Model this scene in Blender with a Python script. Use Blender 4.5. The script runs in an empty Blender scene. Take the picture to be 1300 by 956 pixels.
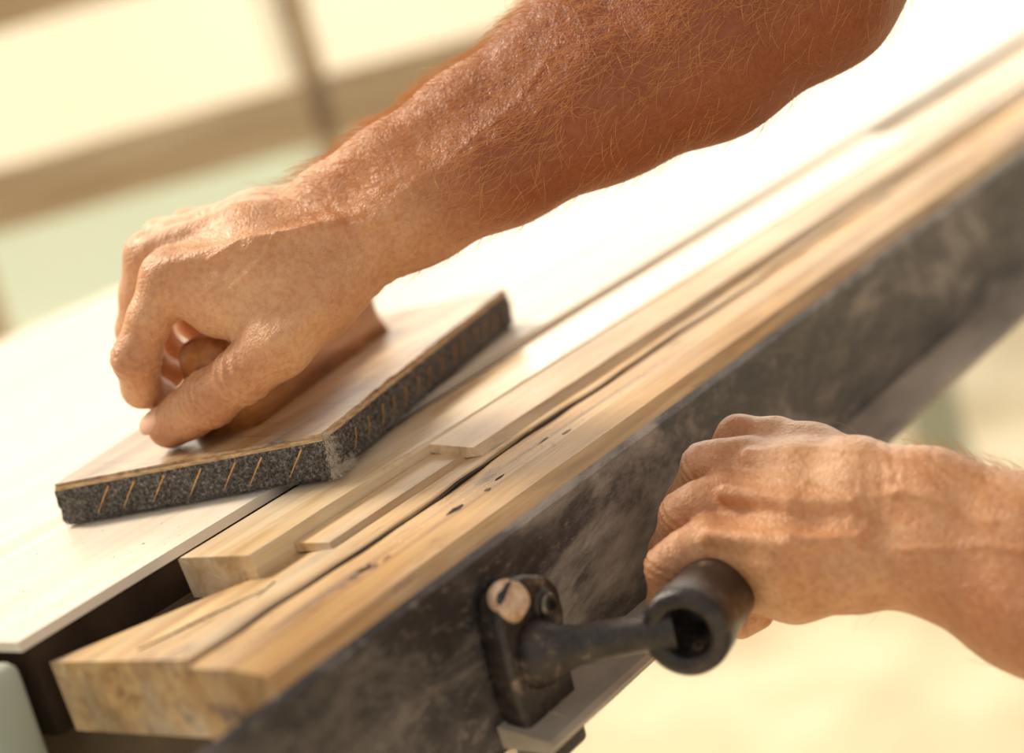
import bpy, bmesh, math, random
import numpy as np
from mathutils import Vector, Matrix, noise
random.seed(4); np.random.seed(4)
Z0=1.14
# ---------------------------------------------------------------- camera
az=math.radians(38.39); pit=math.radians(13.56); rol=math.radians(15.66)
fh=Vector((-math.sin(az),math.cos(az),0)); R0=Vector((math.cos(az),math.sin(az),0))
F=fh*math.cos(pit)+Vector((0,0,-math.sin(pit))); U0=fh*math.sin(pit)+Vector((0,0,math.cos(pit)))
R=R0*math.cos(rol)-U0*math.sin(rol); U=R0*math.sin(rol)+U0*math.cos(rol)
C=Vector((0,0,Z0))
cam=bpy.data.cameras.new('camera'); co=bpy.data.objects.new('camera',cam); bpy.context.collection.objects.link(co)
M=Matrix((R,U,-F)).transposed().to_4x4(); M.translation=C; co.matrix_world=M
cam.lens=2500/1300*36; cam.sensor_width=36; cam.clip_start=.01
cam.dof.use_dof=True; cam.dof.focus_distance=.912; cam.dof.aperture_fstop=3.1
bpy.context.scene.camera=co
def P(px,py,d):
    return C+(F+R*((px-650)/2500)+U*((478-py)/2500))*d
# ---------------------------------------------------------------- helpers
def srgb(r,g,b):
    f=lambda c:(c/255/12.92 if c/255<=.04045 else ((c/255+.055)/1.055)**2.4)
    return (f(r),f(g),f(b),1)
def new_mat(name):
    m=bpy.data.materials.new(name); m.use_nodes=True
    nt=m.node_tree; b=nt.nodes['Principled BSDF']; return m,nt,b
def tex(nt,kind,scale,detail=4,vec=(1,1,1),rough=.5,dist=0,loc=(0,0,0)):
    tc=nt.nodes.new('ShaderNodeTexCoord'); mp=nt.nodes.new('ShaderNodeMapping')
    mp.inputs['Scale'].default_value=vec; mp.inputs['Location'].default_value=loc
    nt.links.new(tc.outputs['Object'],mp.inputs['Vector'])
    t=nt.nodes.new(kind); t.inputs['Scale'].default_value=scale
    if kind=='ShaderNodeTexNoise':
        t.inputs['Detail'].default_value=detail; t.inputs['Roughness'].default_value=rough; t.inputs['Distortion'].default_value=dist
    nt.links.new(mp.outputs['Vector'],t.inputs['Vector']); return t
def ramp(nt,src,stops):
    r=nt.nodes.new('ShaderNodeValToRGB'); e=r.color_ramp.elements
    e[0].position,e[0].color=stops[0]; e[1].position,e[1].color=stops[-1]
    for s in stops[1:-1]:
        n=e.new(s[0]); n.color=s[1]
    nt.links.new(src,r.inputs['Fac']); return r
def mix(nt,a,b,fac,mode='MIX'):
    m=nt.nodes.new('ShaderNodeMix'); m.data_type='RGBA'; m.blend_type=mode
    for v,i in ((fac,0),(a,6),(b,7)):
        if hasattr(v,'links'): nt.links.new(v,m.inputs[i])
        else: m.inputs[i].default_value=v
    return m.outputs[2]
def bump(nt,b,src,strength,dist=.001,prev=None):
    n=nt.nodes.new('ShaderNodeBump'); n.inputs['Strength'].default_value=strength; n.inputs['Distance'].default_value=dist
    nt.links.new(src,n.inputs['Height'])
    if prev: nt.links.new(prev.outputs[0],n.inputs['Normal'])
    nt.links.new(n.outputs[0],b.inputs['Normal']); return n
def noisemat(name,stops,scale,vec=(1,1,1),rough=.5,bs=.2,bd=.001,detail=5,metal=0,dist=0,spec=.5):
    m,nt,b=new_mat(name); t=tex(nt,'ShaderNodeTexNoise',scale,detail,vec,.6,dist)
    r=ramp(nt,t.outputs['Fac'],stops); nt.links.new(r.outputs[0],b.inputs['Base Color'])
    b.inputs['Roughness'].default_value=rough; b.inputs['Metallic'].default_value=metal
    b.inputs['Specular IOR Level'].default_value=spec
    if bs: bump(nt,b,t.outputs['Fac'],bs,bd)
    return m
def translucent(name,c0,c1,scale):
    m,nt,b=new_mat(name); t=tex(nt,'ShaderNodeTexNoise',scale,3); r=ramp(nt,t.outputs['Fac'],[(.35,c0),(.65,c1)])
    tr=nt.nodes.new('ShaderNodeBsdfTranslucent'); nt.links.new(r.outputs[0],tr.inputs['Color']); nt.links.new(r.outputs[0],b.inputs['Base Color'])
    b.inputs['Roughness'].default_value=.4
    ms=nt.nodes.new('ShaderNodeMixShader'); ms.inputs[0].default_value=.12
    nt.links.new(tr.outputs[0],ms.inputs[1]); nt.links.new(b.outputs[0],ms.inputs[2]); nt.links.new(ms.outputs[0],nt.nodes['Material Output'].inputs[0]); return m
def empty(name):
    e=bpy.data.objects.new(name,None); bpy.context.collection.objects.link(e); return e
def mesh(name,vs,fs,mat=None,parent=None,smooth=False):
    me=bpy.data.meshes.new(name); me.from_pydata([tuple(v) for v in vs],[],fs); me.update()
    bm=bmesh.new(); bm.from_mesh(me); bmesh.ops.recalc_face_normals(bm,faces=bm.faces); bm.to_mesh(me); bm.free()
    o=bpy.data.objects.new(name,me); bpy.context.collection.objects.link(o)
    if mat: me.materials.append(mat)
    if parent: o.parent=parent
    if smooth:
        for p in me.polygons: p.use_smooth=True
    return o
def bevel(o,w,seg=3):
    m=o.modifiers.new('b','BEVEL'); m.width=w; m.segments=seg; m.limit_method='ANGLE'
    for p in o.data.polygons: p.use_smooth=True
    return o
def prism(name,pts,zdir,h,mat,parent=None,bev=0):
    n=len(pts); vs=[Vector(p) for p in pts]+[Vector(p)+Vector(zdir)*h for p in pts]
    fs=[tuple(range(n)),tuple(range(n,2*n))]+[(i,(i+1)%n,n+(i+1)%n,n+i) for i in range(n)]
    o=mesh(name,vs,fs,mat,parent)
    if bev: bevel(o,bev)
    return o
def box(name,x0,x1,y0,y1,z0,z1,mat,parent=None,bev=0):
    return prism(name,[(x0,y0,z0),(x1,y0,z0),(x1,y1,z0),(x0,y1,z0)],(0,0,1),z1-z0,mat,parent,bev)
def fbox(name,s0,s1,d0,d1,z0,z1,mat,parent=None,bev=0):
    p=[R0*s0+fh*d0,R0*s1+fh*d0,R0*s1+fh*d1,R0*s0+fh*d1]
    p=[Vector((v.x,v.y,z0)) for v in p]
    return prism(name,p,(0,0,1),z1-z0,mat,parent,bev)
def strip(name,prof,y0,y1,n,jit,mat,parent,seed=0,endj=0,fn=None):
    """loft a closed (x,z) section along y with worn, noisy arrises"""
    vs=[];fs=[];k=len(prof)
    for i in range(n+1):
        y=y0+(y1-y0)*(i/n)
        for j,(x,z) in enumerate(prof):
            if fn: x,z=fn(j,x,z,y)
            a=noise.noise(Vector((y*14,j*3.1+seed,0)))+.6*noise.noise(Vector((y*60,j*3.1+seed,4)))
            c=noise.noise(Vector((y*20,j*5.3+seed,9)))
            ey=endj*noise.noise(Vector((x*60,z*60,seed))) if i==0 else 0
            vs.append((x+a*jit,y+ey,z+Z0+c*jit*.5))
    for i in range(n):
        for j in range(k):
            fs.append((i*k+j,i*k+(j+1)%k,(i+1)*k+(j+1)%k,(i+1)*k+j))
    fs+= [tuple(range(k)),tuple(range(n*k,n*k+k))]
    return mesh(name,vs,fs,mat,parent)
def lathe(name,prof,a,axis,mat,parent,seg=48,smooth=True):
    axis=Vector(axis).normalized(); u=axis.orthogonal().normalized(); v=axis.cross(u)
    vs=[];fs=[];k=len(prof)
    for s in range(seg):
        t=2*math.pi*s/seg; r_=u*math.cos(t)+v*math.sin(t)
        for (h,r) in prof: vs.append(Vector(a)+axis*h+r_*r)
    for s in range(seg):
        for j in range(k-1):
            fs.append((s*k+j,s*k+j+1,((s+1)%seg)*k+j+1,((s+1)%seg)*k+j))
    return mesh(name,vs,fs,mat,parent,smooth)
# ---------------------------------------------------------------- materials
m_white=noisemat('belt_fabric',[(.3,srgb(210,195,174)),(.5,srgb(228,216,198)),(.7,srgb(238,228,213))],6,(14,.35,1),.45,.05,.0005)
m_floor=noisemat('concrete_floor',[(.3,srgb(184,168,136)),(.5,srgb(210,196,166)),(.62,srgb(224,212,186)),(.75,srgb(168,168,144))],2.4,(1,1,1),.8,.1)
m_wall=noisemat('plaster',[(.3,srgb(244,240,228)),(.7,srgb(250,247,238))],2,(1,1,1),.8,.05)
m_glass=translucent('frosted_green_glass',srgb(222,232,222),srgb(240,242,232),.7)
m_glass2=translucent('frosted_glass',srgb(253,249,238),srgb(254,252,244),.7)
m_beam=noisemat('beam_wood',[(.3,srgb(172,144,106)),(.7,srgb(222,202,170))],3,(1,1,8),.6,.1)
m_green=noisemat('grey_green_paint',[(.3,srgb(160,166,152)),(.7,srgb(184,190,174))],3,(1,1,1),.5,.05)
def woodmat(name,dark,mid,light,sc=1,rough=.4,vec=(60,2.2,60),dirt=.5,grey=0.,dust_glare=0.,cuts=.6,scr=0):
    m,nt,b=new_mat(name)
    t=tex(nt,'ShaderNodeTexNoise',1.6*sc,8,vec,.62,.6)
    r=ramp(nt,t.outputs['Fac'],[(.28,dark),(.46,mid),(.7,light)])
    big=tex(nt,'ShaderNodeTexNoise',9*sc,3,(1,.35,1),.5,0)
    rr=ramp(nt,big.outputs['Fac'],[(.35,(.58,.49,.39,1)),(.62,(1,1,1,1))])
    c=mix(nt,r.outputs[0],rr.outputs[0],dirt,'MULTIPLY')
    sp=tex(nt,'ShaderNodeTexNoise',50*sc,5,(1,.22,1),.7,0)
    sr=ramp(nt,sp.outputs['Fac'],[(.33,(.2,.11,.06,1)),(.43,(1,1,1,1))])
    c=mix(nt,c,sr.outputs[0],cuts,'MULTIPLY')
    if grey:
        g=tex(nt,'ShaderNodeTexNoise',16*sc,5,(1.6,.3,1),.6,.3,(3,1,7))
        gr=ramp(nt,g.outputs['Fac'],[(.46,(0,0,0,1)),(.62,(grey,)*3+(1,))])
        c=mix(nt,c,srgb(112,94,74),gr.outputs[0])
    if dust_glare:
        g=tex(nt,'ShaderNodeTexNoise',10*sc,6,(3,.5,1),.65,.2,(9,4,1))
        gr=ramp(nt,g.outputs['Fac'],[(.4,(0,0,0,1)),(.6,(dust_glare,)*3+(1,))])
        c=mix(nt,c,srgb(238,226,206),gr.outputs[0])
    if scr:
        g=tex(nt,'ShaderNodeTexNoise',26,6,(.5,14,1),.7,.4,(2,4,1))
        gr=ramp(nt,g.outputs['Fac'],[(.52,(0,0,0,1)),(.66,(scr,)*3+(1,))])
        c=mix(nt,c,srgb(70,48,30),gr.outputs[0])
    nt.links.new(c,b.inputs['Base Color']); b.inputs['Roughness'].default_value=rough
    n1=bump(nt,b,t.outputs['Fac'],.5,.0009); bump(nt,b,sp.outputs['Fac'],.4,.0016,n1)
    return m
m_wood=woodmat('worn_pine',srgb(134,94,56),srgb(198,158,106),srgb(226,194,142),grey=.6,dust_glare=.35,rough=.5,cuts=.8)
m_wood3=woodmat('worn_pine_edge',srgb(112,70,34),srgb(202,154,90),srgb(230,192,128),dirt=.6,vec=(100,3,48),grey=.3,cuts=1,rough=.5,dust_glare=.2)
m_wood2=woodmat('glare_white_pine',srgb(176,140,98),srgb(218,188,144),srgb(240,218,182),rough=.24,dirt=.2,grey=.2,dust_glare=.6)  # whitened colour stands in for the glare along batten_a
m_wood4=woodmat('pale_pine',srgb(158,116,72),srgb(212,174,124),srgb(236,208,162),rough=.4,dirt=.4,grey=.4,dust_glare=.4)
m_shade=woodmat('shaded_groove_wood',srgb(64,48,34),srgb(98,76,56),srgb(124,100,76),rough=.7)  # darkened wood, with the batten's shadow in the groove painted into its colour
m_ply=woodmat('pad_plywood',srgb(108,74,42),srgb(174,132,86),srgb(212,176,128),rough=.34,vec=(45,3,45),dirt=.7,grey=.4,scr=.5,dust_glare=.25)
m_handle=woodmat('varnished_handle_wood',srgb(106,60,24),srgb(172,108,52),srgb(208,146,82),rough=.38,dirt=.4)
m_metal,nt,b=new_mat('dusty_black_metal')
t1=tex(nt,'ShaderNodeTexNoise',10,9,(1,.5,1),.7,.4); r1=ramp(nt,t1.outputs['Fac'],[(.41,srgb(42,39,40)),(.51,srgb(80,74,73)),(.63,srgb(190,178,166))])
t2=tex(nt,'ShaderNodeTexNoise',300,6,(1,.4,1),.8); r2=ramp(nt,t2.outputs['Fac'],[(.56,(0,0,0,1)),(.72,(.65,.65,.65,1))])
t3=tex(nt,'ShaderNodeTexNoise',38,9,(1,.35,1),.82,.4,(4,4,4)); r3=ramp(nt,t3.outputs['Fac'],[(.47,(0,0,0,1)),(.7,(.6,.6,.6,1))])
c=mix(nt,r1.outputs[0],srgb(180,168,154),r2.outputs[0]); c=mix(nt,c,srgb(158,146,134),r3.outputs[0]); nt.links.new(c,b.inputs['Base Color'])
rr=ramp(nt,t1.outputs['Fac'],[(.4,(.3,)*3+(1,)),(.65,(.7,)*3+(1,))]); nt.links.new(rr.outputs[0],b.inputs['Roughness'])
n1=bump(nt,b,t2.outputs['Fac'],.3,.0005); bump(nt,b,t3.outputs['Fac'],.4,.002,n1)
m_flange=noisemat('dusty_flange_metal',[(.3,srgb(120,110,102)),(.5,srgb(172,160,146)),(.7,srgb(208,194,176))],14,(1,.4,1),.5,.2)
m_iron,nt,b=new_mat('black_enamel_iron')
t1=tex(nt,'ShaderNodeTexNoise',60,9,(1,1,1),.75); r1=ramp(nt,t1.outputs['Fac'],[(.42,srgb(32,26,25)),(.57,srgb(58,49,45)),(.68,srgb(150,128,108))])
nt.links.new(r1.outputs[0],b.inputs['Base Color']); b.inputs['Roughness'].default_value=.25; bump(nt,b,t1.outputs['Fac'],.5,.0015)
m_steel=noisemat('steel',[(.3,srgb(60,54,50)),(.7,srgb(150,140,128))],200,rough=.35,metal=.8)
m_tan=noisemat('worn_bare_metal',[(.35,srgb(170,130,102)),(.6,srgb(222,190,160))],160,rough=.5,bs=.4)
m_dark=noisemat('dark_gap',[(.3,srgb(44,34,26)),(.7,srgb(68,53,42))],30,rough=.9,spec=.2)
m_bed=noisemat('brown_bed_paint',[(.3,srgb(84,70,56)),(.7,srgb(116,99,80))],12,rough=.8,spec=.2)
m_felt,nt,b=new_mat('grey_felt')
t1=tex(nt,'ShaderNodeTexNoise',560,6,(1,1,1),.75); r1=ramp(nt,t1.outputs['Fac'],[(.38,srgb(56,54,52)),(.52,srgb(110,104,100)),(.66,srgb(196,188,177))])
t2=tex(nt,'ShaderNodeTexNoise',45,4,(1,1,1),.6); r2=ramp(nt,t2.outputs['Fac'],[(.35,(.6,.6,.6,1)),(.6,(1,1,1,1))])
nt.links.new(mix(nt,r1.outputs[0],r2.outputs[0],.8,'MULTIPLY'),b.inputs['Base Color']); b.inputs['Roughness'].default_value=.95; b.inputs['Specular IOR Level'].default_value=.2
bump(nt,b,t1.outputs['Fac'],1,.0015)
m_fuzz=noisemat('felt_fibre',[(.35,srgb(90,86,84)),(.65,srgb(190,182,172))],500,rough=.9,bs=0)
m_lint=noisemat('lint',[(.3,srgb(200,190,175)),(.7,srgb(225,215,200))],300,rough=.9)
m_thread=noisemat('brass_staple',[(.3,srgb(190,130,60)),(.7,srgb(230,180,110))],300,rough=.35,metal=.3)
m_crust=noisemat('ply_edge',[(.3,srgb(150,108,66)),(.7,srgb(232,200,154))],160,(1,1,8),rough=.5)
m_saw=noisemat('sawdust',[(.3,srgb(214,184,136)),(.7,srgb(240,222,188))],300,rough=.9,bs=0)
def skinmat(name,c0,c1,red_and_shade):
    m,nt,b=new_mat(name)
    t=tex(nt,'ShaderNodeTexNoise',28,5,(1,1,1),.6); r=ramp(nt,t.outputs['Fac'],[(.35,c0),(.65,c1)])
    fine=tex(nt,'ShaderNodeTexNoise',330,4,(1,1,1),.65); fr=ramp(nt,fine.outputs['Fac'],[(.36,(.74,.55,.43,1)),(.58,(1,1,1,1))])
    at=nt.nodes.new('ShaderNodeAttribute'); at.attribute_name='red_and_shade'
    c=mix(nt,r.outputs[0],red_and_shade,at.outputs['Fac']); c=mix(nt,c,fr.outputs[0],.5,'MULTIPLY')
    nt.links.new(c,b.inputs['Base Color']); b.inputs['Roughness'].default_value=.42
    b.inputs['Specular IOR Level'].default_value=.55
    b.inputs['Subsurface Weight'].default_value=.06; b.inputs['Subsurface Radius'].default_value=(1,.4,.25); b.inputs['Subsurface Scale'].default_value=.004
    v=tex(nt,'ShaderNodeTexVoronoi',460,0,(1,1,1)); v.feature='DISTANCE_TO_EDGE'
    n1=bump(nt,b,v.outputs['Distance'],.5,.0009)
    n2=bump(nt,b,fine.outputs['Fac'],.4,.0007,n1)
    w=tex(nt,'ShaderNodeTexNoise',95,5,(1,1,1),.65,1.6); bump(nt,b,w.outputs['Fac'],.65,.002,n2)
    return m
m_skin=skinmat('skin',srgb(208,150,106),srgb(228,178,134),srgb(154,84,46))
m_nail,nt,b=new_mat('nail'); b.inputs['Base Color'].default_value=srgb(224,176,146); b.inputs['Roughness'].default_value=.25
m_hair,nt,b=new_mat('arm_hair'); b.inputs['Base Color'].default_value=srgb(216,152,86); b.inputs['Roughness'].default_value=.3
m_hair2,nt,b=new_mat('dark_hair'); b.inputs['Base Color'].default_value=srgb(60,40,26); b.inputs['Roughness'].default_value=.5
m_shirt=noisemat('grey_cotton',[(.3,srgb(84,86,90)),(.7,srgb(108,110,114))],60,rough=.9)
m_jeans=noisemat('denim',[(.3,srgb(44,54,78)),(.7,srgb(62,74,100))],80,rough=.9)

# ---------------------------------------------------------------- room
box('floor',-7,6,-4,9,-.1,0,m_floor)
fbox('wall_back',-5,5,5,5.2,0,.3,m_wall)
w1=empty('window_1')
for i,(s0,s1) in enumerate([(-4.9,-3.3),(-3.27,-1.8),(-1.77,-.35),(-.32,1.15),(1.18,2.65),(2.68,4.9)]):
    fbox('pane_low_%d'%i,s0,s1,5.08,5.1,.302,.70,m_glass,w1)
    fbox('pane_high_%d'%i,s0,s1,5.08,5.1,.72,3.2,m_glass2,w1)
for i,s0 in enumerate((-4.95,-3.3,-1.8,-.35,1.15,2.65,4.9)): fbox('mullion_%d'%i,s0,s0+.03,5.06,5.13,.302,3.25,m_wall,w1)
fbox('transom',-4.95,4.95,5.06,5.12,.70,.72,m_wall,w1)
rack=empty('timber_frame')
fbox('beam_mid',-1.9,.25,2.4,2.46,Z0-.235,Z0-.158,m_beam,rack,.004)
fbox('beam_top',-1.9,-.16,2.4,2.46,Z0-.005,Z0+.09,m_beam,rack,.004)
fbox('post_a',-.15,-.118,2.4,2.44,0,Z0+.5,m_beam,rack,.004)
fbox('post_b',-.64,-.585,2.4,2.45,0,Z0-.2,m_beam,rack,.004)
fbox('post_c',-1.9,-1.85,2.4,2.45,0,Z0+.5,m_beam,rack,.004)
# ---------------------------------------------------------------- machine bed
bench=empty('sanding_bench')
strip('belt',[(-1.30,-.2445),(-1.30,-.24),(-.6615,-.24),(-.6605,-.2445)],.47,2.6,20,0,m_white,bench)
box('bed_core',-1.29,-.53,.49,2.58,Z0-.31,Z0-.286,m_bed,bench)
box('bed_under_belt',-1.29,-.6615,.475,2.58,Z0-.286,Z0-.2447,m_dark,bench)
strip('rail',[(-.528,-.345),(-.528,-.264),(-.5218,-.2605),(-.5185,-.263),(-.5185,-.333),(-.5185,-.345)],.40,2.6,100,.0003,m_metal,bench,23)
strip('rail_flange',[(-.5184,-.3385),(-.5184,-.3325),(-.493,-.3385),(-.4915,-.341),(-.4935,-.3445),(-.5184,-.3425)],.58,2.6,80,.0004,m_flange,bench,27)
box('end_plate',-1.3,-.66,.44,.468,Z0-.35,Z0-.246,m_green,bench,.006)
for i,(x,y) in enumerate([(-.6,.25),(-1.22,.25),(-.6,2.45),(-1.22,2.45)]):
    box('leg_%d'%i,x-.03,x+.03,y-.03,y+.03,0,Z0-.31,m_green,bench,.004)
for i,x in enumerate((-.6,-1.22)): box('stretcher_%d'%i,x-.025,x+.025,.2,2.5,Z0-.36,Z0-.31,m_green,bench,.004)
# ---------------------------------------------------------------- plank being worked on
plank=empty('wood_plank')
def wig(y): return .0016*noise.noise(Vector((y*35,2,1)))+.0030*noise.noise(Vector((y*9,7,1)))
def crackfn(j,x,z,y):
    if -.573<x<-.565: x+=wig(y)
    return x,z
def innerfn(j,x,z,y):
    if x<-.6:
        f=max(0,min(1,(y-.478)/.085)); x=-.656+.046*f
    return crackfn(j,x,z,y)
strip('board_inner',[(-.611,-.2855),(-.611,-.254),(-.6095,-.253),(-.5715,-.2502),(-.5702,-.2508),(-.5700,-.2855)],.478,2.57,400,.0004,m_wood,plank,1,.004,innerfn)
def linefn(j,x,z,y):
    h=max(0,min(1,(y-.49)/.03))*max(0,min(1,(1.25-y)/.5))*(.75+.6*noise.noise(Vector((y*25,1,5))))
    if z>-.26: z=-.2535+.0026*h
    if x>-.5695: x=-.5698+.0020*h
    return x+wig(y),z
strip('crack',[(-.5703,-.2855),(-.5703,-.2508),(-.5690,-.2508),(-.5690,-.2855)],.482,1.25,300,0,m_dark,plank,1,0,linefn)
strip('board_outer',[(-.5690,-.2855),(-.5690,-.2530),(-.568,-.2520),(-.547,-.2525),(-.531,-.2558),(-.524,-.262),(-.5285,-.2855)],.475,2.57,400,.0003,m_wood3,plank,7,.004,crackfn)
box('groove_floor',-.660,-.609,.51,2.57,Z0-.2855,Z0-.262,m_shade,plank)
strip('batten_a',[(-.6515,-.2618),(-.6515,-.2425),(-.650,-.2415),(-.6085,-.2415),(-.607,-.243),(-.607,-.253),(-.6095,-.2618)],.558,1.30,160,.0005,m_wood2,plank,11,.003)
strip('batten_d',[(-.6515,-.2618),(-.6515,-.2455),(-.607,-.2455),(-.607,-.253),(-.6095,-.2618)],1.302,2.57,100,.0006,m_wood4,plank,12,.003)
strip('batten_b',[(-.6068,-.2520),(-.6068,-.2475),(-.588,-.2486),(-.587,-.2518)],.585,2.57,160,.0005,m_wood4,plank,15,.005)
strip('batten_c',[(-.6068,-.2465),(-.6068,-.2424),(-.582,-.2462),(-.578,-.2505),(-.586,-.2505)],.69,2.57,160,.0004,m_wood4,plank,19,.004)
for i,(x,y,l,w_,a) in enumerate([(-.6,.515,.06,.0024,.35),(-.585,.528,.05,.0018,-.25)]):
    d=Vector((math.sin(a),math.cos(a),0)); n_=Vector((d.y,-d.x,0)); c0=Vector((x,y,Z0-.2518))
    pts=[c0-d*l/2,c0-d*l*.1+n_*w_*.5,c0+d*l/2,c0+d*l*.05-n_*w_*.5]
    prism('split_%d'%i,pts,(0,0,1),.0009,m_dark,plank)
for i in range(12):
    y=.53+random.random()*.2; x=-.551+random.gauss(0,.003); l=random.uniform(.004,.013); w_=random.uniform(.0008,.0020)
    c0=Vector((x,y,Z0-.2529+(-.0005 if x>-.547 else 0))); n=7
    pts=[c0+Vector((math.cos(k/n*6.283)*w_*random.uniform(.5,1.3),math.sin(k/n*6.283)*l*random.uniform(.3,.6),0)) for k in range(n)]
    prism('gouge_%d'%i,pts,(0,0,1),.0006,m_shade if i%2 else m_dark,plank)
vs=[];fs=[]
for i in range(3000):
    k=random.random(); y=.5+random.random()**1.5*1.2
    if k<.35: x=random.uniform(-.604,-.572); z=-.2515
    elif k<.62: x=random.uniform(-.566,-.548); z=-.2520
    elif k<.8: x=-random.uniform(.66,.66+.10); z=-.24
    else: x=random.uniform(-.517,-.498); z=-.3325-.235*(x+.5184); y=max(y,.6)
    if k<.62 and y>.66 and x<-.575: continue
    s=random.uniform(.0002,.0006); b0=len(vs); c0=Vector((x,y,Z0+z+s*.4))
    for t in range(4): vs.append(c0+Vector((random.gauss(0,s),random.gauss(0,s),random.uniform(-.3,.6)*s)))
    fs+=[(b0,b0+1,b0+2),(b0,b0+1,b0+3),(b0+1,b0+2,b0+3),(b0,b0+2,b0+3)]
mesh('sawdust',vs,fs,m_saw,plank)
# ---------------------------------------------------------------- pad
pad=empty('sanding_pad')
A=Vector((-.6276,.6421,0)); B=Vector((-.766,.594,0)); L=Vector((-.0576,.239,0))
zb=Z0-.2395
def padpt(u,v,z):
    p=A+(B-A)*u+L*v; return Vector((p.x,p.y,z))
def slab(name,z0,z1,inset,mat,nu=60,nv=96,nz=6,amp=.0008,rnd=.006,nick=0):
    bm=bmesh.new(); ring=[(i/nu,0) for i in range(nu)]+[(1,i/nv) for i in range(nv)]+[(1-i/nu,1) for i in range(nu)]+[(0,1-i/nv) for i in range(nv)]
    rows=[]; cen=padpt(.5,.5,0)
    for k in range(nz+1):
        f=k/nz; z=z0+(z1-z0)*f
        ins=inset+ (rnd*.5*(1-math.sqrt(max(0,1-((.3-f)/.3)**2))) if f<.3 else 0)
        row=[]
        for (u,v) in ring:
            p=padpt(u,v,z); d=(cen-p); d.z=0; p+=d.normalized()*ins
            n=noise.noise(p*260)*amp+noise.noise(p*700)*amp*.6
            if nick and v==0 and .09<u<.22: p.y+=nick*(1-abs((u-.155)/.065))*(.7+.6*noise.noise(p*300))
            if nick and u==0: p+=d.normalized()*max(0,noise.noise(Vector((v*14,3,0))))*.004
            p-=d.normalized()*n
            row.append(bm.verts.new(p))
        rows.append(row)
    n=len(ring)
    for k in range(nz):
        for i in range(n):
            bm.faces.new((rows[k][i],rows[k][(i+1)%n],rows[k+1][(i+1)%n],rows[k+1][i]))
    bm.faces.new(rows[0]); bm.faces.new(rows[-1])
    bmesh.ops.recalc_face_normals(bm,faces=bm.faces)
    me=bpy.data.meshes.new(name); bm.to_mesh(me); bm.free(); me.materials.append(mat)
    o=bpy.data.objects.new(name,me); bpy.context.collection.objects.link(o); o.parent=pad; return o
slab('felt',zb,zb+.0188,0,m_felt,nz=10,amp=.0014)
slab('plywood_edge',zb+.0186,zb+.0206,.0002,m_crust,nz=2,amp=.0009,rnd=0)
slab('plywood_top',zb+.0204,zb+.0222,.0010,m_ply,nz=2,amp=.0009,rnd=0,nick=.004)
def hairs(name,items,mat,parent,rad):
    vs=[];fs=[]
    for pts in items:
        base=len(vs); n=len(pts)
        for i,p in enumerate(pts):
            t=(pts[min(i+1,n-1)]-pts[max(i-1,0)]).normalized(); u=t.orthogonal().normalized(); w=t.cross(u)
            r=rad*(1-.7*i/(n-1))
            for a in range(3):
                an=a*2.0944; vs.append(p+u*(math.cos(an)*r)+w*(math.sin(an)*r))
        for i in range(n-1):
            for a in range(3):
                fs.append((base+i*3+a,base+i*3+(a+1)%3,base+(i+1)*3+(a+1)%3,base+(i+1)*3+a))
    me=bpy.data.meshes.new(name); me.from_pydata([tuple(v) for v in vs],[],fs); me.update(); me.materials.append(mat)
    o=bpy.data.objects.new(name,me); bpy.context.collection.objects.link(o); o.parent=parent; return o
fz=[]
nfr=(Vector((0,0,1)).cross(B-A)).normalized()
if nfr.y>0: nfr=-nfr
nrt=Vector((L.y,-L.x,0)).normalized()
for i in range(6000):
    side=random.random()
    z=zb+random.random()*.019
    if side<.42: p=padpt(random.random(),0,z); n=nfr
    elif side<.8: p=padpt(0,random.random(),z); n=nrt
    else: p=padpt(1,random.random()*.15,z)+nrt*.001; n=-nrt
    d=(n*.8+Vector((random.gauss(0,.7),random.gauss(0,.7),random.gauss(0,.7)))).normalized(); l=random.uniform(.001,.0028)
    q=p+d*l; q2=q+(d+Vector((random.gauss(0,.6),random.gauss(0,.6),random.gauss(0,.6)))).normalized()*l*.6
    q.z=max(q.z,zb+.0003);q2.z=max(q2.z,zb+.0003)
    fz.append([p,q,q2])
hairs('felt_fuzz',fz,m_fuzz,pad,.00007)
lt=[]
for i in range(500):
    k_=random.random()
    if k_<.6: c0=padpt(0,0,zb+random.uniform(.002,.022))+nrt*.001+nfr*.0005+L.normalized()*random.uniform(-.001,.006)
    else: c0=padpt(0,0,zb+random.uniform(0,.004))+nrt*.001+L.normalized()*random.uniform(-.004,.02)
    pts=[c0]
    for k in range(4): pts.append(pts[-1]+Vector((random.gauss(0,.001),random.gauss(0,.001),random.gauss(0,.0010)))+nrt*.0003)
    for q in pts: q.z=max(q.z,zb+.0002)
    lt.append(pts)
hairs('lint',lt,m_lint,pad,.00009)
st=[]
for i in range(7):
    u=.12+i*.12+random.uniform(-.015,.015); zc=zb+.0105
    a=padpt(u+.035,0,zc-.006)+nfr*.0016; c=padpt(u-.035,0,zc+.0065)+nfr*.0016
    st.append([c,(a+c)/2+nfr*.0006,a])
for i in range(14):
    v=.1+i*.064+random.uniform(-.01,.01); zc=zb+.0105
    a=padpt(0,v-.004,zc-.005)+nrt*.0016; c=padpt(0,v+.022,zc+.004)+nrt*.0016
    st.append([c,(a+c)/2+nrt*.0006,a])
hairs('stitches',st,m_thread,pad,.0005)
hd=Vector((-.2277,.9737,0)).normalized(); hl=Vector((-hd.y,hd.x,0)); hb=Vector((-.6850,.6585,zb+.0222))
vs=[];fs=[];ns=40;nc=24
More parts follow.
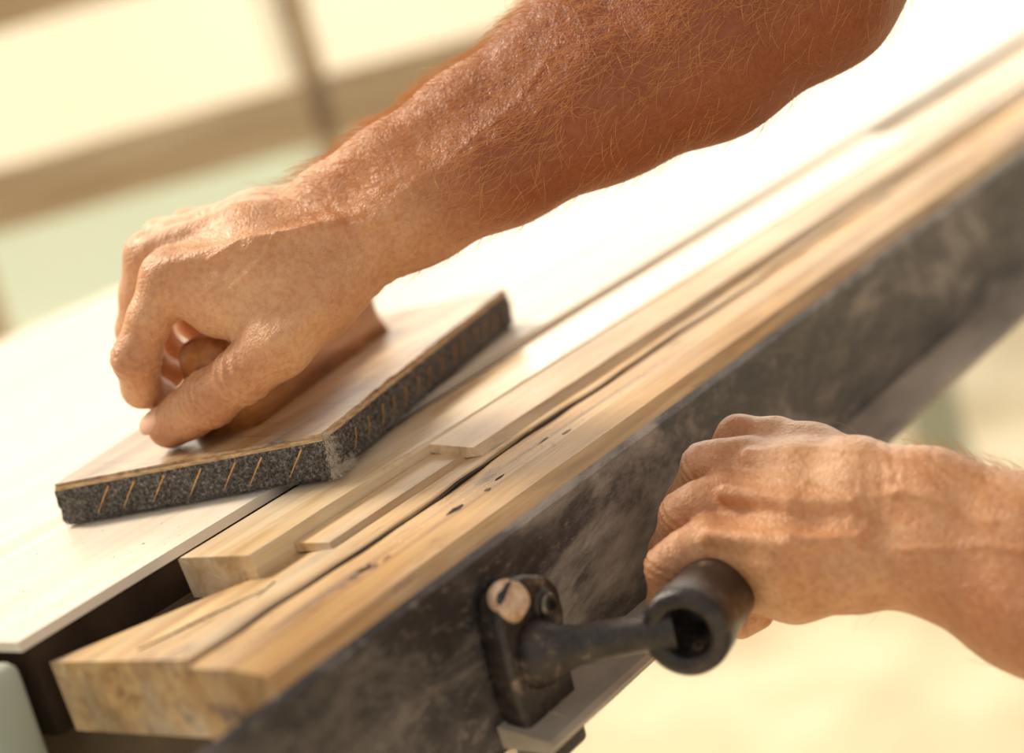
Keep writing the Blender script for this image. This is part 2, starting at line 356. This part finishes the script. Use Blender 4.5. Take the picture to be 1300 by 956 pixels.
for i in range(ns+1):
    f=i/ns; y=f*.168
    H=.048 if f<.25 else .048-.022*min(1,(f-.25)/.45)
    fl=math.sqrt(max(.0,1-(1-min(1,f/.05))**2))*.5+.5
    fl*=math.sqrt(max(.0,1-(max(0,(f-.95)/.05))**2))*.5+.5
    for j in range(nc):
        t=j/(nc-1); a=math.pi*t
        x=math.cos(a); z=math.sin(a)
        sx=(abs(x)**.5)*(1 if x>0 else -1); sz=abs(z)**.55
        w=.020*(1-.22*math.sin(min(1,sz)*math.pi))
        vs.append(hb+hd*y+hl*(.020-sx*w*fl)+Vector((0,0,sz*H*(.6+.4*fl)-.0003)))
for i in range(ns):
    for j in range(nc-1): fs.append((i*nc+j,i*nc+j+1,(i+1)*nc+j+1,(i+1)*nc+j))
    fs.append((i*nc,(i+1)*nc,(i+1)*nc+nc-1,i*nc+nc-1))
fs+=[tuple(range(nc)),tuple(range(ns*nc,ns*nc+nc))]
mesh('grip',vs,fs,m_handle,pad,True)
# ---------------------------------------------------------------- clamp lever
lev=empty('clamp_lever')
n0=P(868,806,.82); n1=P(958,683,.93); ax=(n1-n0).normalized()
lathe('handle',[(.03,.0001),(.03,.0074),(.012,.0078),(.010,.0098),(.002,.0106),(.0004,.0115),(-.0006,.0135),(0,.0172),(.0016,.0190),(.005,.0196),(.016,.0196),(.019,.0188),(.022,.0184),(.07,.0176),(.125,.0168),(.130,.0150),(.132,.0001)],n0,ax,m_iron,lev)
rs=Vector((-.507,.602,Z0-.309)); re=n0+ax*.013; rd=(re-rs).normalized(); rl=(re-rs).length-.012
lathe('arm',[(-.006,.0001),(-.006,.0125),(0,.0152),(.006,.0145),(.012,.0108),(.02,.0088),(.035,.0082),(rl-.010,.0084),(rl-.002,.0105),(rl+.004,.0110)],rs,rd,m_iron,lev)
pr=[(.586,-.36),(.583,-.315),(.585,-.287),(.590,-.277),(.600,-.2735),(.611,-.276),(.624,-.282),(.630,-.290),(.630,-.302),(.624,-.314),(.622,-.36)]
prism('bracket',[(-.5183,y,Z0+z) for y,z in pr],(1,0,0),.013,m_iron,lev,.003)
lathe('worn_stub',[(-.008,.0094),(.003,.009),(.0045,.0072),(.0050,.004),(.0050,.0001)],Vector((-.508,.597,Z0-.282)),(.75,-.3,.6),m_tan,lev)
lathe('bolt',[(0,.0055),(.003,.0055),(.004,.0045),(.004,.0028),(.001,.0025),(.001,.0001)],Vector((-.5053,.6165,Z0-.293)),(1,0,0),m_steel,lev,24,False)
lathe('washer',[(0,.0075),(.001,.0075),(.001,.003)],Vector((-.5053,.6165,Z0-.293)),(1,0,0),m_iron,lev)

# ---------------------------------------------------------------- figure (implicit surface -> mesh)
def smin(a,b,k):
    h=np.clip(.5+.5*(b-a)/k,0,1); return b*(1-h)+a*h-k*h*(1-h)
waves=[(np.random.randn(3)/np.array([.013]*3)*.8,np.random.rand()*6.28) for _ in range(10)]
def build_body(name,groups,e1,h,mat,red_and_shade_pts=(),wr_pts=(),veins=(),lump=0.,marg=.014):
    e1=e1.normalized(); e2=Vector((0,0,1)).cross(e1).normalized(); e3=e1.cross(e2)
    RM=np.array([e1,e2,e3]); allp=[]
    for g in groups:
        for ch in g['chains']:
            for (p,r) in ch: allp.append(np.concatenate([RM@np.array(p),[r]]))
    allp=np.array(allp); lo=(allp[:,:3]-allp[:,3:4]).min(0)-.006; hi=(allp[:,:3]+allp[:,3:4]).max(0)+.006
    N=np.ceil((hi-lo)/h).astype(int)+1
    ax_=[lo[i]+h*np.arange(N[i],dtype=np.float32) for i in range(3)]
    D=np.full(N,1.,np.float32)
    for g in groups:
        G=np.full(N,1.,np.float32)
        glo=N.copy(); ghi=np.zeros(3,int)
        for ch in g['chains']:
            for (p,ra),(q,rb) in zip(ch[:-1],ch[1:]):
                a=RM@np.array(p); b=RM@np.array(q); m=marg
                l=np.maximum(0,((np.minimum(a-ra,b-rb)-m-lo)/h).astype(int)); u=np.minimum(N,((np.maximum(a+ra,b+rb)+m-lo)/h).astype(int)+1)
                glo=np.minimum(glo,l); ghi=np.maximum(ghi,u)
                X=ax_[0][l[0]:u[0],None,None]-a[0];Y=ax_[1][None,l[1]:u[1],None]-a[1];Zz=ax_[2][None,None,l[2]:u[2]]-a[2]
                ab=(b-a).astype(np.float32); L2=max(1e-9,float(ab@ab))
                t=np.clip((X*ab[0]+Y*ab[1]+Zz*ab[2])/L2,0,1)
                d=np.sqrt((X-t*ab[0])**2+(Y-t*ab[1])**2+(Zz-t*ab[2])**2)-(ra+(rb-ra)*t)
                s=(slice(l[0],u[0]),slice(l[1],u[1]),slice(l[2],u[2]))
                G[s]=smin(G[s],d.astype(np.float32),g['k'])
        s=tuple(slice(glo[i],ghi[i]) for i in range(3))
        D[s]=smin(D[s],G[s],g['kj'])
    ins=(D<0); cnt=np.zeros(N-1,np.int8)
    offs=[(i,j,k) for i in (0,1) for j in (0,1) for k in (0,1)]
    for o in offs: cnt+=ins[o[0]:N[0]-1+o[0],o[1]:N[1]-1+o[1],o[2]:N[2]-1+o[2]]
    act=np.argwhere((cnt>0)&(cnt<8)); idx=np.full(N-1,-1,np.int32); idx[act[:,0],act[:,1],act[:,2]]=np.arange(len(act))
    acc=np.zeros((len(act),3)); num=np.zeros(len(act))
    for o in offs:
        for axn in range(3):
            if o[axn]==0:
                o2=list(o); o2[axn]=1
                a=D[act[:,0]+o[0],act[:,1]+o[1],act[:,2]+o[2]]; b=D[act[:,0]+o2[0],act[:,1]+o2[1],act[:,2]+o2[2]]
                mm=(a<0)!=(b<0); t=np.where(mm,a/(a-b+1e-12),0)
                pt=(act+np.array(o)).astype(float); pt[:,axn]+=t
                acc[mm]+=pt[mm]; num[mm]+=1
    V=(acc/num[:,None])*h+lo
    faces=[]
    for axn in range(3):
        sl0=[slice(1,-1)]*3; sl1=[slice(1,-1)]*3; sl0[axn]=slice(0,-1); sl1[axn]=slice(1,None)
        e=np.argwhere(ins[tuple(sl0)]!=ins[tuple(sl1)]); add=np.ones(3,int); add[axn]=0; e=e+add
        inside0=ins[e[:,0],e[:,1],e[:,2]]
        b1,b2=[(1,2),(2,0),(0,1)][axn]
        def cell(d1,d2):
            c=e.copy(); c[:,b1]-=d1; c[:,b2]-=d2; return idx[c[:,0],c[:,1],c[:,2]]
        q=np.stack([cell(1,1),cell(0,1),cell(0,0),cell(1,0)],1)
        q[~inside0]=q[~inside0][:,::-1]; faces.append(q)
    Fq=np.concatenate(faces); Fq=Fq[(Fq>=0).all(1)]
    for it in range(3):
        S=np.zeros_like(V); c=np.zeros(len(V))
        for i in range(4):
            a=Fq[:,i]; b=Fq[:,(i+1)%4]
            for k in range(3):
                S[:,k]+=np.bincount(a,V[b,k],len(V))+np.bincount(b,V[a,k],len(V))
            c+=np.bincount(a,minlength=len(V))+np.bincount(b,minlength=len(V))
        V=V*.5+.5*S/np.maximum(c,1)[:,None]
    def normals(V):
        n=np.cross(V[Fq[:,2]]-V[Fq[:,0]],V[Fq[:,3]]-V[Fq[:,1]]); out=np.zeros_like(V)
        for i in range(4):
            for k in range(3): out[:,k]+=np.bincount(Fq[:,i],n[:,k],len(V))
        return out/np.maximum(1e-12,np.linalg.norm(out,axis=1))[:,None]
    W=V@RM; Nn=normals(W)
    if lump:
        s_=np.zeros(len(W))
        for kv,ph in waves: s_+=np.sin(W@kv+ph)
        W+=Nn*(lump*s_/len(waves)**.5)[:,None]
    for path,amp,wd in veins:
        pts=[]
        for q in path:
            q=np.array(q); c_=np.argmin(np.linalg.norm(W-q,axis=1)); pts.append(W[c_])
        dm=np.full(len(W),9.)
        for a,b in zip(pts[:-1],pts[1:]):
            ab=b-a; t=np.clip(((W-a)@ab)/max(1e-9,ab@ab),0,1); dm=np.minimum(dm,np.linalg.norm(W-a-t[:,None]*ab,axis=1))
        W+=Nn*(amp*np.exp(-(dm/wd)**2))[:,None]
    for (p,axd,amp,sig,lam,rad) in wr_pts:
        d=W-np.array(p); a=np.array(axd.normalized()); pr=d@a; rr=np.linalg.norm(d,axis=1)
        side=np.array(axd.cross(Vector(C-p)).normalized()); sd_=d@side
        W+=Nn*(amp*np.cos(2*np.pi*(pr+12*sd_**2)/lam)*np.exp(-(pr/sig)**2)*np.clip((rad-rr)/.006,0,1))[:,None]
    red_and_shade=np.zeros(len(W))
    for (p,s,w) in red_and_shade_pts: red_and_shade+=w*np.exp(-(np.linalg.norm(W-np.array(p),axis=1)/s)**2)
    red_and_shade=np.clip(red_and_shade,0,1)
    me=bpy.data.meshes.new(name); me.vertices.add(len(W)); me.vertices.foreach_set('co',W.astype(np.float32).ravel())
    me.loops.add(len(Fq)*4); me.loops.foreach_set('vertex_index',Fq.astype(np.int32).ravel())
    me.polygons.add(len(Fq)); me.polygons.foreach_set('loop_start',np.arange(0,len(Fq)*4,4,dtype=np.int32))
    me.update(calc_edges=True); me.validate()
    at=me.attributes.new('red_and_shade','FLOAT','POINT'); at.data.foreach_set('value',red_and_shade.astype(np.float32))
    me.polygons.foreach_set('use_smooth',[True]*len(me.polygons)); me.materials.append(mat)
    o=bpy.data.objects.new(name,me); bpy.context.collection.objects.link(o); o.parent=man
    return o,W,Nn
def CH(*pts):
    o=[]
    for q in pts:
        if len(q)==4: o.append((P(q[0],q[1],q[2]),q[3]*.001))
        else: o.append((Vector(q[0]),q[1]*.001))
    return o
man=empty('carpenter')
r_body=[CH((432,318,.952,15),(330,335,.947,15),(212,352,.955,12.5)),
        CH((428,290,.962,16),(320,300,.965,15),(190,325,.98,12.5)),
        CH((424,268,.975,15),(320,285,.985,13),(207,306,1.005,11.5)),
        CH((420,255,.985,13),(330,278,1.0,12),(240,292,1.025,10.5)),
        CH((400,330,.965,18),(260,350,.985,15)),
        CH((432,254,.975,21),(500,222,.97,24),(595,165,.97,28),(735,92,.965,39),(865,15,.965,44),(1000,-78,.965,48),(1080,-130,.965,42),((-.33,1.02,1.19),50),((-.22,1.12,1.27),56)),
        CH((462,318,.955,20),(528,270,.955,24),(640,212,.95,27),(765,130,.95,37),(895,62,.95,43),(1020,-30,.95,47),(1090,-110,.96,42)),
        CH((430,355,.948,16),(400,380,.945,17),(345,400,.945,16)),
        CH((370,360,.945,16),(290,375,.95,14),(235,375,.957,11)),
        CH((335,402,.945,11),(275,402,.955,9))]
r_thumb=[CH((425,360,.947,17),(352,438,.937,16),(306,478,.941,13.2),(268,505,.95,13.6),(240,525,.960,12.0),(216,541,.969,11.2))]
r_idx=[CH((212,352,.955,12.5),(190,405,.955,10.6),(172,455,.958,10.8),(180,492,.973,9.5),(205,502,.992,8.5))]
r_mid=[CH((190,325,.98,12.5),(180,375,.985,10.4),(175,420,.99,10.5),(190,465,1.003,9.5),(215,475,1.012,8.5))]
r_rng=[CH((207,306,1.005,11.5),(190,400,1.015,10),(205,440,1.03,9),(225,450,1.035,8))]
r_lit=[CH((240,292,1.025,10.5),(225,375,1.04,9),(240,410,1.05,8),(250,420,1.05,7.5))]
r_ten=[CH((415,262,.962,3),(300,272,.962,3),(190,312,.968,4)),CH((425,285,.94,3),(320,312,.933,3),(215,338,.944,4)),
       CH((420,250,.978,3),(320,262,.978,3),(210,292,.995,4)),CH((440,345,.935,3.5),(400,395,.927,3.5),(350,435,.924,4))]
G=[dict(chains=r_body,k=.012,kj=.004),dict(chains=r_ten,k=.003,kj=.005),dict(chains=r_thumb,k=.004,kj=.006),
   dict(chains=r_idx,k=.004,kj=.005),dict(chains=r_mid,k=.004,kj=.003),dict(chains=r_rng,k=.004,kj=.003),dict(chains=r_lit,k=.004,kj=.003)]
red_and_shade=[(P(205,345,.94),.014,.25),(P(172,455,.95),.012,.35),(P(268,505,.94),.014,.4),(P(216,541,.96),.014,.45),(P(190,320,.97),.014,.25),
     (P(760,90,.93),.08,.75),(P(900,0,.93),.09,.8),(P(650,200,.93),.045,.6),(P(1000,-50,.93),.09,.8)]  # forearm spots paint the arm's shaded side as brown skin colour
tx=P(216,541,.969)-P(306,478,.941)
wr=[(P(262,508,.950),tx,.0007,.0075,.0042,.024),(P(172,455,.958),P(180,492,.973)-P(190,405,.955),.0004,.006,.0042,.02),(P(310,476,.941),tx,.0006,.009,.006,.024),
    (P(445,300,.96),P(865,20,.965)-P(450,290,.96),.0003,.012,.0075,.05)]
veins=[([P(400,270,.93),P(350,290,.93),P(300,300,.93),P(260,330,.93)],.0010,.0016),([P(350,290,.93),P(320,335,.92),P(285,365,.92)],.0009,.0015),
       ([P(700,60,.92),P(640,130,.92),P(560,190,.92),P(490,240,.92)],.0006,.0024)]
ra,Wr,Nr=build_body('right_arm',G,P(865,20,.965)-P(450,290,.96),.00095,m_skin,red_and_shade,wr,veins,.0003)
l_body=[CH((1085,600,.875,16),(1030,580,.9,14),(985,563,.915,12.5)),
        CH((1085,630,.865,17),(1015,608,.88,15),(948,590,.90,13)),
        CH((1085,675,.855,17),(1005,655,.868,15),(918,635,.885,12.5)),
        CH((1085,720,.850,16),(990,710,.855,14),(897,690,.868,11.5)),
        CH((1080,730,.855,16),(1010,742,.865,15),(955,742,.875,12)),
        CH((1060,660,.885,20),(985,655,.905,18)),
        CH((1095,615,.865,19),(1180,640,.855,23),(1300,690,.84,28),(1450,760,.82,34),(1600,830,.80,40),((-.17,.75,.71),42),((-.11,.77,.87),48),((-.05,.80,1.03),56)),
        CH((1095,713,.855,18),(1180,710,.85,22),(1300,770,.835,26),(1450,840,.815,32),(1600,910,.80,38),((-.17,.75,.70),42))]
l_idx=[CH((985,563,.915,12.5),(938,556,.925,10.5),(905,600,.943,9.5),(912,645,.95,8.5))]
l_mid=[CH((948,590,.90,13),(920,590,.90,11.2),(897,594,.905,11.2),(872,640,.925,10),(885,690,.94,9))]
l_rng=[CH((918,635,.885,12.5),(890,642,.885,10.8),(868,655,.888,10.8),(850,700,.905,9.5),(868,745,.915,8.5))]
l_lit=[CH((897,690,.868,11.5),(870,703,.866,10),(848,720,.866,9.8),(846,768,.875,8.6),(880,800,.885,8)),CH((940,790,.885,7.5),(962,778,.882,7.5))]
l_ten=[CH((1080,605,.855,3),(1010,590,.872,3),(950,580,.884,4)),CH((1080,640,.845,3),(1005,638,.852,3),(920,625,.868,4)),CH((1080,690,.838,3),(1000,690,.84,3),(900,680,.855,3.5))]
G=[dict(chains=l_body,k=.010,kj=.004),dict(chains=l_ten,k=.003,kj=.005),dict(chains=l_idx,k=.004,kj=.003),dict(chains=l_mid,k=.004,kj=.003),dict(chains=l_rng,k=.004,kj=.003),dict(chains=l_lit,k=.004,kj=.003)]
red_and_shade=[(P(897,594,.895),.013,.45),(P(868,655,.878),.013,.45),(P(848,720,.856),.012,.45),(P(938,556,.915),.013,.45),(P(950,585,.89),.015,.3),(P(915,630,.875),.015,.25),(P(1300,780,.82),.05,.4)]
wr=[(P(897,594,.905),P(920,590,.9)-P(872,640,.925),.0003,.006,.0042,.02),(P(868,655,.888),P(890,642,.885)-P(850,700,.905),.0003,.006,.0042,.02),(P(848,720,.866),P(870,703,.866)-P(846,768,.875),.0003,.006,.0042,.02),
    (P(1110,665,.86),P(1300,730,.84)-P(1110,665,.86),.0002,.01,.007,.05)]
veins=[([P(1240,650,.80),P(1180,625,.82),P(1130,620,.83),P(1070,625,.83),P(1020,600,.85)],.0010,.002),([P(1130,620,.83),P(1090,660,.82),P(1040,670,.83),P(990,660,.84)],.0009,.0018),
       ([P(1300,700,.8),P(1230,690,.8),P(1150,690,.81),P(1090,700,.82)],.0008,.002)]
la,Wl,Nl=build_body('left_arm',G,P(1450,800,.82)-P(1100,665,.86),.00095,m_skin,red_and_shade,wr,veins,.0003)
def nail(name,c,axis,n,rad,wd,ln):
    axis=axis.normalized(); n=(n-axis*n.dot(axis)).normalized(); s=axis.cross(n); vs=[];fs=[];nu,nv=14,12
    for i in range(nv+1):
        v=i/nv
        for j in range(nu+1):
            u=j/nu*2-1; a=u*wd*math.sqrt(max(.05,1-(abs(v-.5)*2)**3.2*.55))
            rr=rad+.0005-.0012*abs(u)**6 -(.0010 if v==0 else 0)-.0020*max(0,v-.55)**1.3
            vs.append(c+axis*((v-.45)*ln)+n*(math.cos(a)*rr)+s*(math.sin(a)*rr))
    for i in range(nv):
        for j in range(nu): fs.append((i*(nu+1)+j,i*(nu+1)+j+1,(i+1)*(nu+1)+j+1,(i+1)*(nu+1)+j))
    o=mesh(name,vs,fs,m_nail,man,True); m=o.modifiers.new('s','SOLIDIFY'); m.thickness=.0006; return o
nail('thumb_nail',P(213,543,.970),tx,(U*.5-R*.5-F*.6),.0117,.72,.014)
def arm_hair(name,W,Nn,axis,start,count,sel):
    axis=axis.normalized(); pr=(W-np.array(start))@np.array(axis)
    w=np.clip((pr+.03)/.06,0,1)*sel(W,Nn)*(pr<.30); w/=w.sum()
    ii=np.random.choice(len(W),count,p=w); out=[]
    for i in ii:
        p=Vector(W[i]); n=Vector(Nn[i])
        cl=noise.noise(p*60)
        t=-axis+Vector((random.gauss(0,.4)+cl,random.gauss(0,.4),random.gauss(0,.4)-.25+cl)); t=(t-n*t.dot(n)).normalized()
        b_=n.cross(t)*random.gauss(0,.35)
        L_=random.uniform(.006,.017); pts=[p-n*.0003]
        for k in range(4):
            f=(k+1)/4; pts.append(p+t*(L_*f)+b_*(L_*f*f)+n*(L_*(.6*f-.3*f*f)))
        out.append(pts)
    return hairs(name,out,m_hair,man,.000105)
lv=np.array(-R0*.5+Vector((0,0,.8)))
arm_hair('right_arm_hair',Wr,Nr,P(865,20,.965)-P(450,290,.96),P(440,290,.96),9500,lambda W,N:np.clip(.28+(N@lv)*1.0,.08,1))
arm_hair('left_arm_hair',Wl,Nl,P(1300,730,.84)-P(1100,665,.86),P(1110,665,.86),3600,lambda W,N:np.clip(.3+N[:,2]*.7,.05,1))
# rest of the carpenter (leaning over the bench)
shR=Vector((-.22,1.12,1.27)); shL=Vector((-.05,.80,1.03)); nb=Vector((-.13,.97,1.20)); pel=Vector((.14,1.10,.93))
def W_(*a): return [(Vector(p),r*.001) for p,r in a]
build_body('shirt',[dict(chains=[W_((shR,66),(nb,75),(shL,66)),W_((shR.lerp(nb,.4),95),(nb.lerp(pel,.5)+Vector((.0,.06,0)),115),(pel+Vector((0,.07,0)),110)),W_((shL.lerp(nb,.4),95),(nb.lerp(pel,.5)-Vector((.0,.06,0)),115),(pel-Vector((0,.07,0)),110)),
    W_((shR,66),(Vector((-.30,1.045,1.21)),60)),W_((shL,66),(Vector((-.095,.78,.92)),60))],k=.04,kj=.01)],pel-nb,.006,m_shirt,marg=.05)
build_body('trousers',[dict(chains=[W_((pel+Vector((0,.06,-.02)),115),(Vector((.16,1.26,.5)),72),(Vector((.22,1.32,.07)),56)),W_((pel-Vector((0,.06,.02)),115),(Vector((.12,.95,.5)),72),(Vector((.20,.92,.07)),56))],k=.04,kj=.01)],Vector((1,0,0)),.006,m_jeans,marg=.05)
build_body('boots',[dict(chains=[W_((Vector((.22,1.32,.055)),50),(Vector((.10,1.31,.04)),40)),W_((Vector((.20,.92,.055)),50),(Vector((.08,.91,.04)),40))],k=.02,kj=.01)],Vector((1,0,0)),.005,m_dark,marg=.05)
hc=Vector((-.235,.955,1.39)); fwd=(Vector((-.62,.72,.95))-hc).normalized(); up=(hc-nb).normalized(); up=(up-fwd*up.dot(fwd)).normalized(); sdv=fwd.cross(up)
def H(f,u,s): return hc+fwd*f+up*u+sdv*s
build_body('head',[dict(chains=[W_((nb,58),(H(-.02,-.06,0),55)),W_((H(-.02,.03,0),82),(H(.01,.035,0),78)),W_((H(.03,-.03,0),60),(H(.06,-.085,0),28)),W_((H(.085,.01,0),10),(H(.108,-.028,0),13)),W_((H(.08,-.06,.018),12),(H(.08,-.06,-.018),12)),
    W_((H(-.005,.02,.078),12),(H(-.01,-.02,.076),9)),W_((H(-.005,.02,-.078),12),(H(-.01,-.02,-.076),9)),W_((H(.075,.032,.035),10),(H(.075,.032,-.035),10))],k=.014,kj=.01)],Vector((1,0,0)),.003,m_skin,marg=.03)
build_body('hair',[dict(chains=[W_((H(-.028,.045,0),86),(H(.0,.052,0),80)),W_((H(-.05,0,0),70),(H(-.045,-.04,0),55))],k=.02,kj=.01)],Vector((1,0,0)),.003,m_hair2,marg=.03)
for s_ in (-1,1):
    lathe('eye',[(math.cos(a)*.012,max(.0001,math.sin(a)*.012)) for a in [i*math.pi/12 for i in range(13)]],H(.074,.014,.032*s_),fwd,m_tan,man,20)
# ---------------------------------------------------------------- light
sd=(-R0*.6+fh*.5+Vector((0,0,.8))).normalized()
s=bpy.data.lights.new('sun','SUN'); s.energy=4.3; s.angle=.26; s.color=(1,.87,.69)
so=bpy.data.objects.new('sun',s); bpy.context.collection.objects.link(so); so.rotation_euler=sd.to_track_quat('Z','Y').to_euler()
w=bpy.data.worlds.new('world'); bpy.context.scene.world=w; w.use_nodes=True
w.node_tree.nodes['Background'].inputs[0].default_value=(1,.93,.83,1); w.node_tree.nodes['Background'].inputs[1].default_value=.66
al=bpy.data.lights.new('added_glare_light','AREA'); al.shape='RECTANGLE'; al.size=4.5; al.size_y=1.9; al.energy=75; al.color=(1,.94,.84)  # unseen area light, added for glare on the plank and soft backlight
ao=bpy.data.objects.new('added_glare_light',al); bpy.context.collection.objects.link(ao)
pp=fh*4.95+R0*.6; ao.location=(pp.x,pp.y,2.15); ao.rotation_euler=(fh).to_track_quat('Z','Y').to_euler()
bpy.context.scene.view_settings.view_transform='Standard'
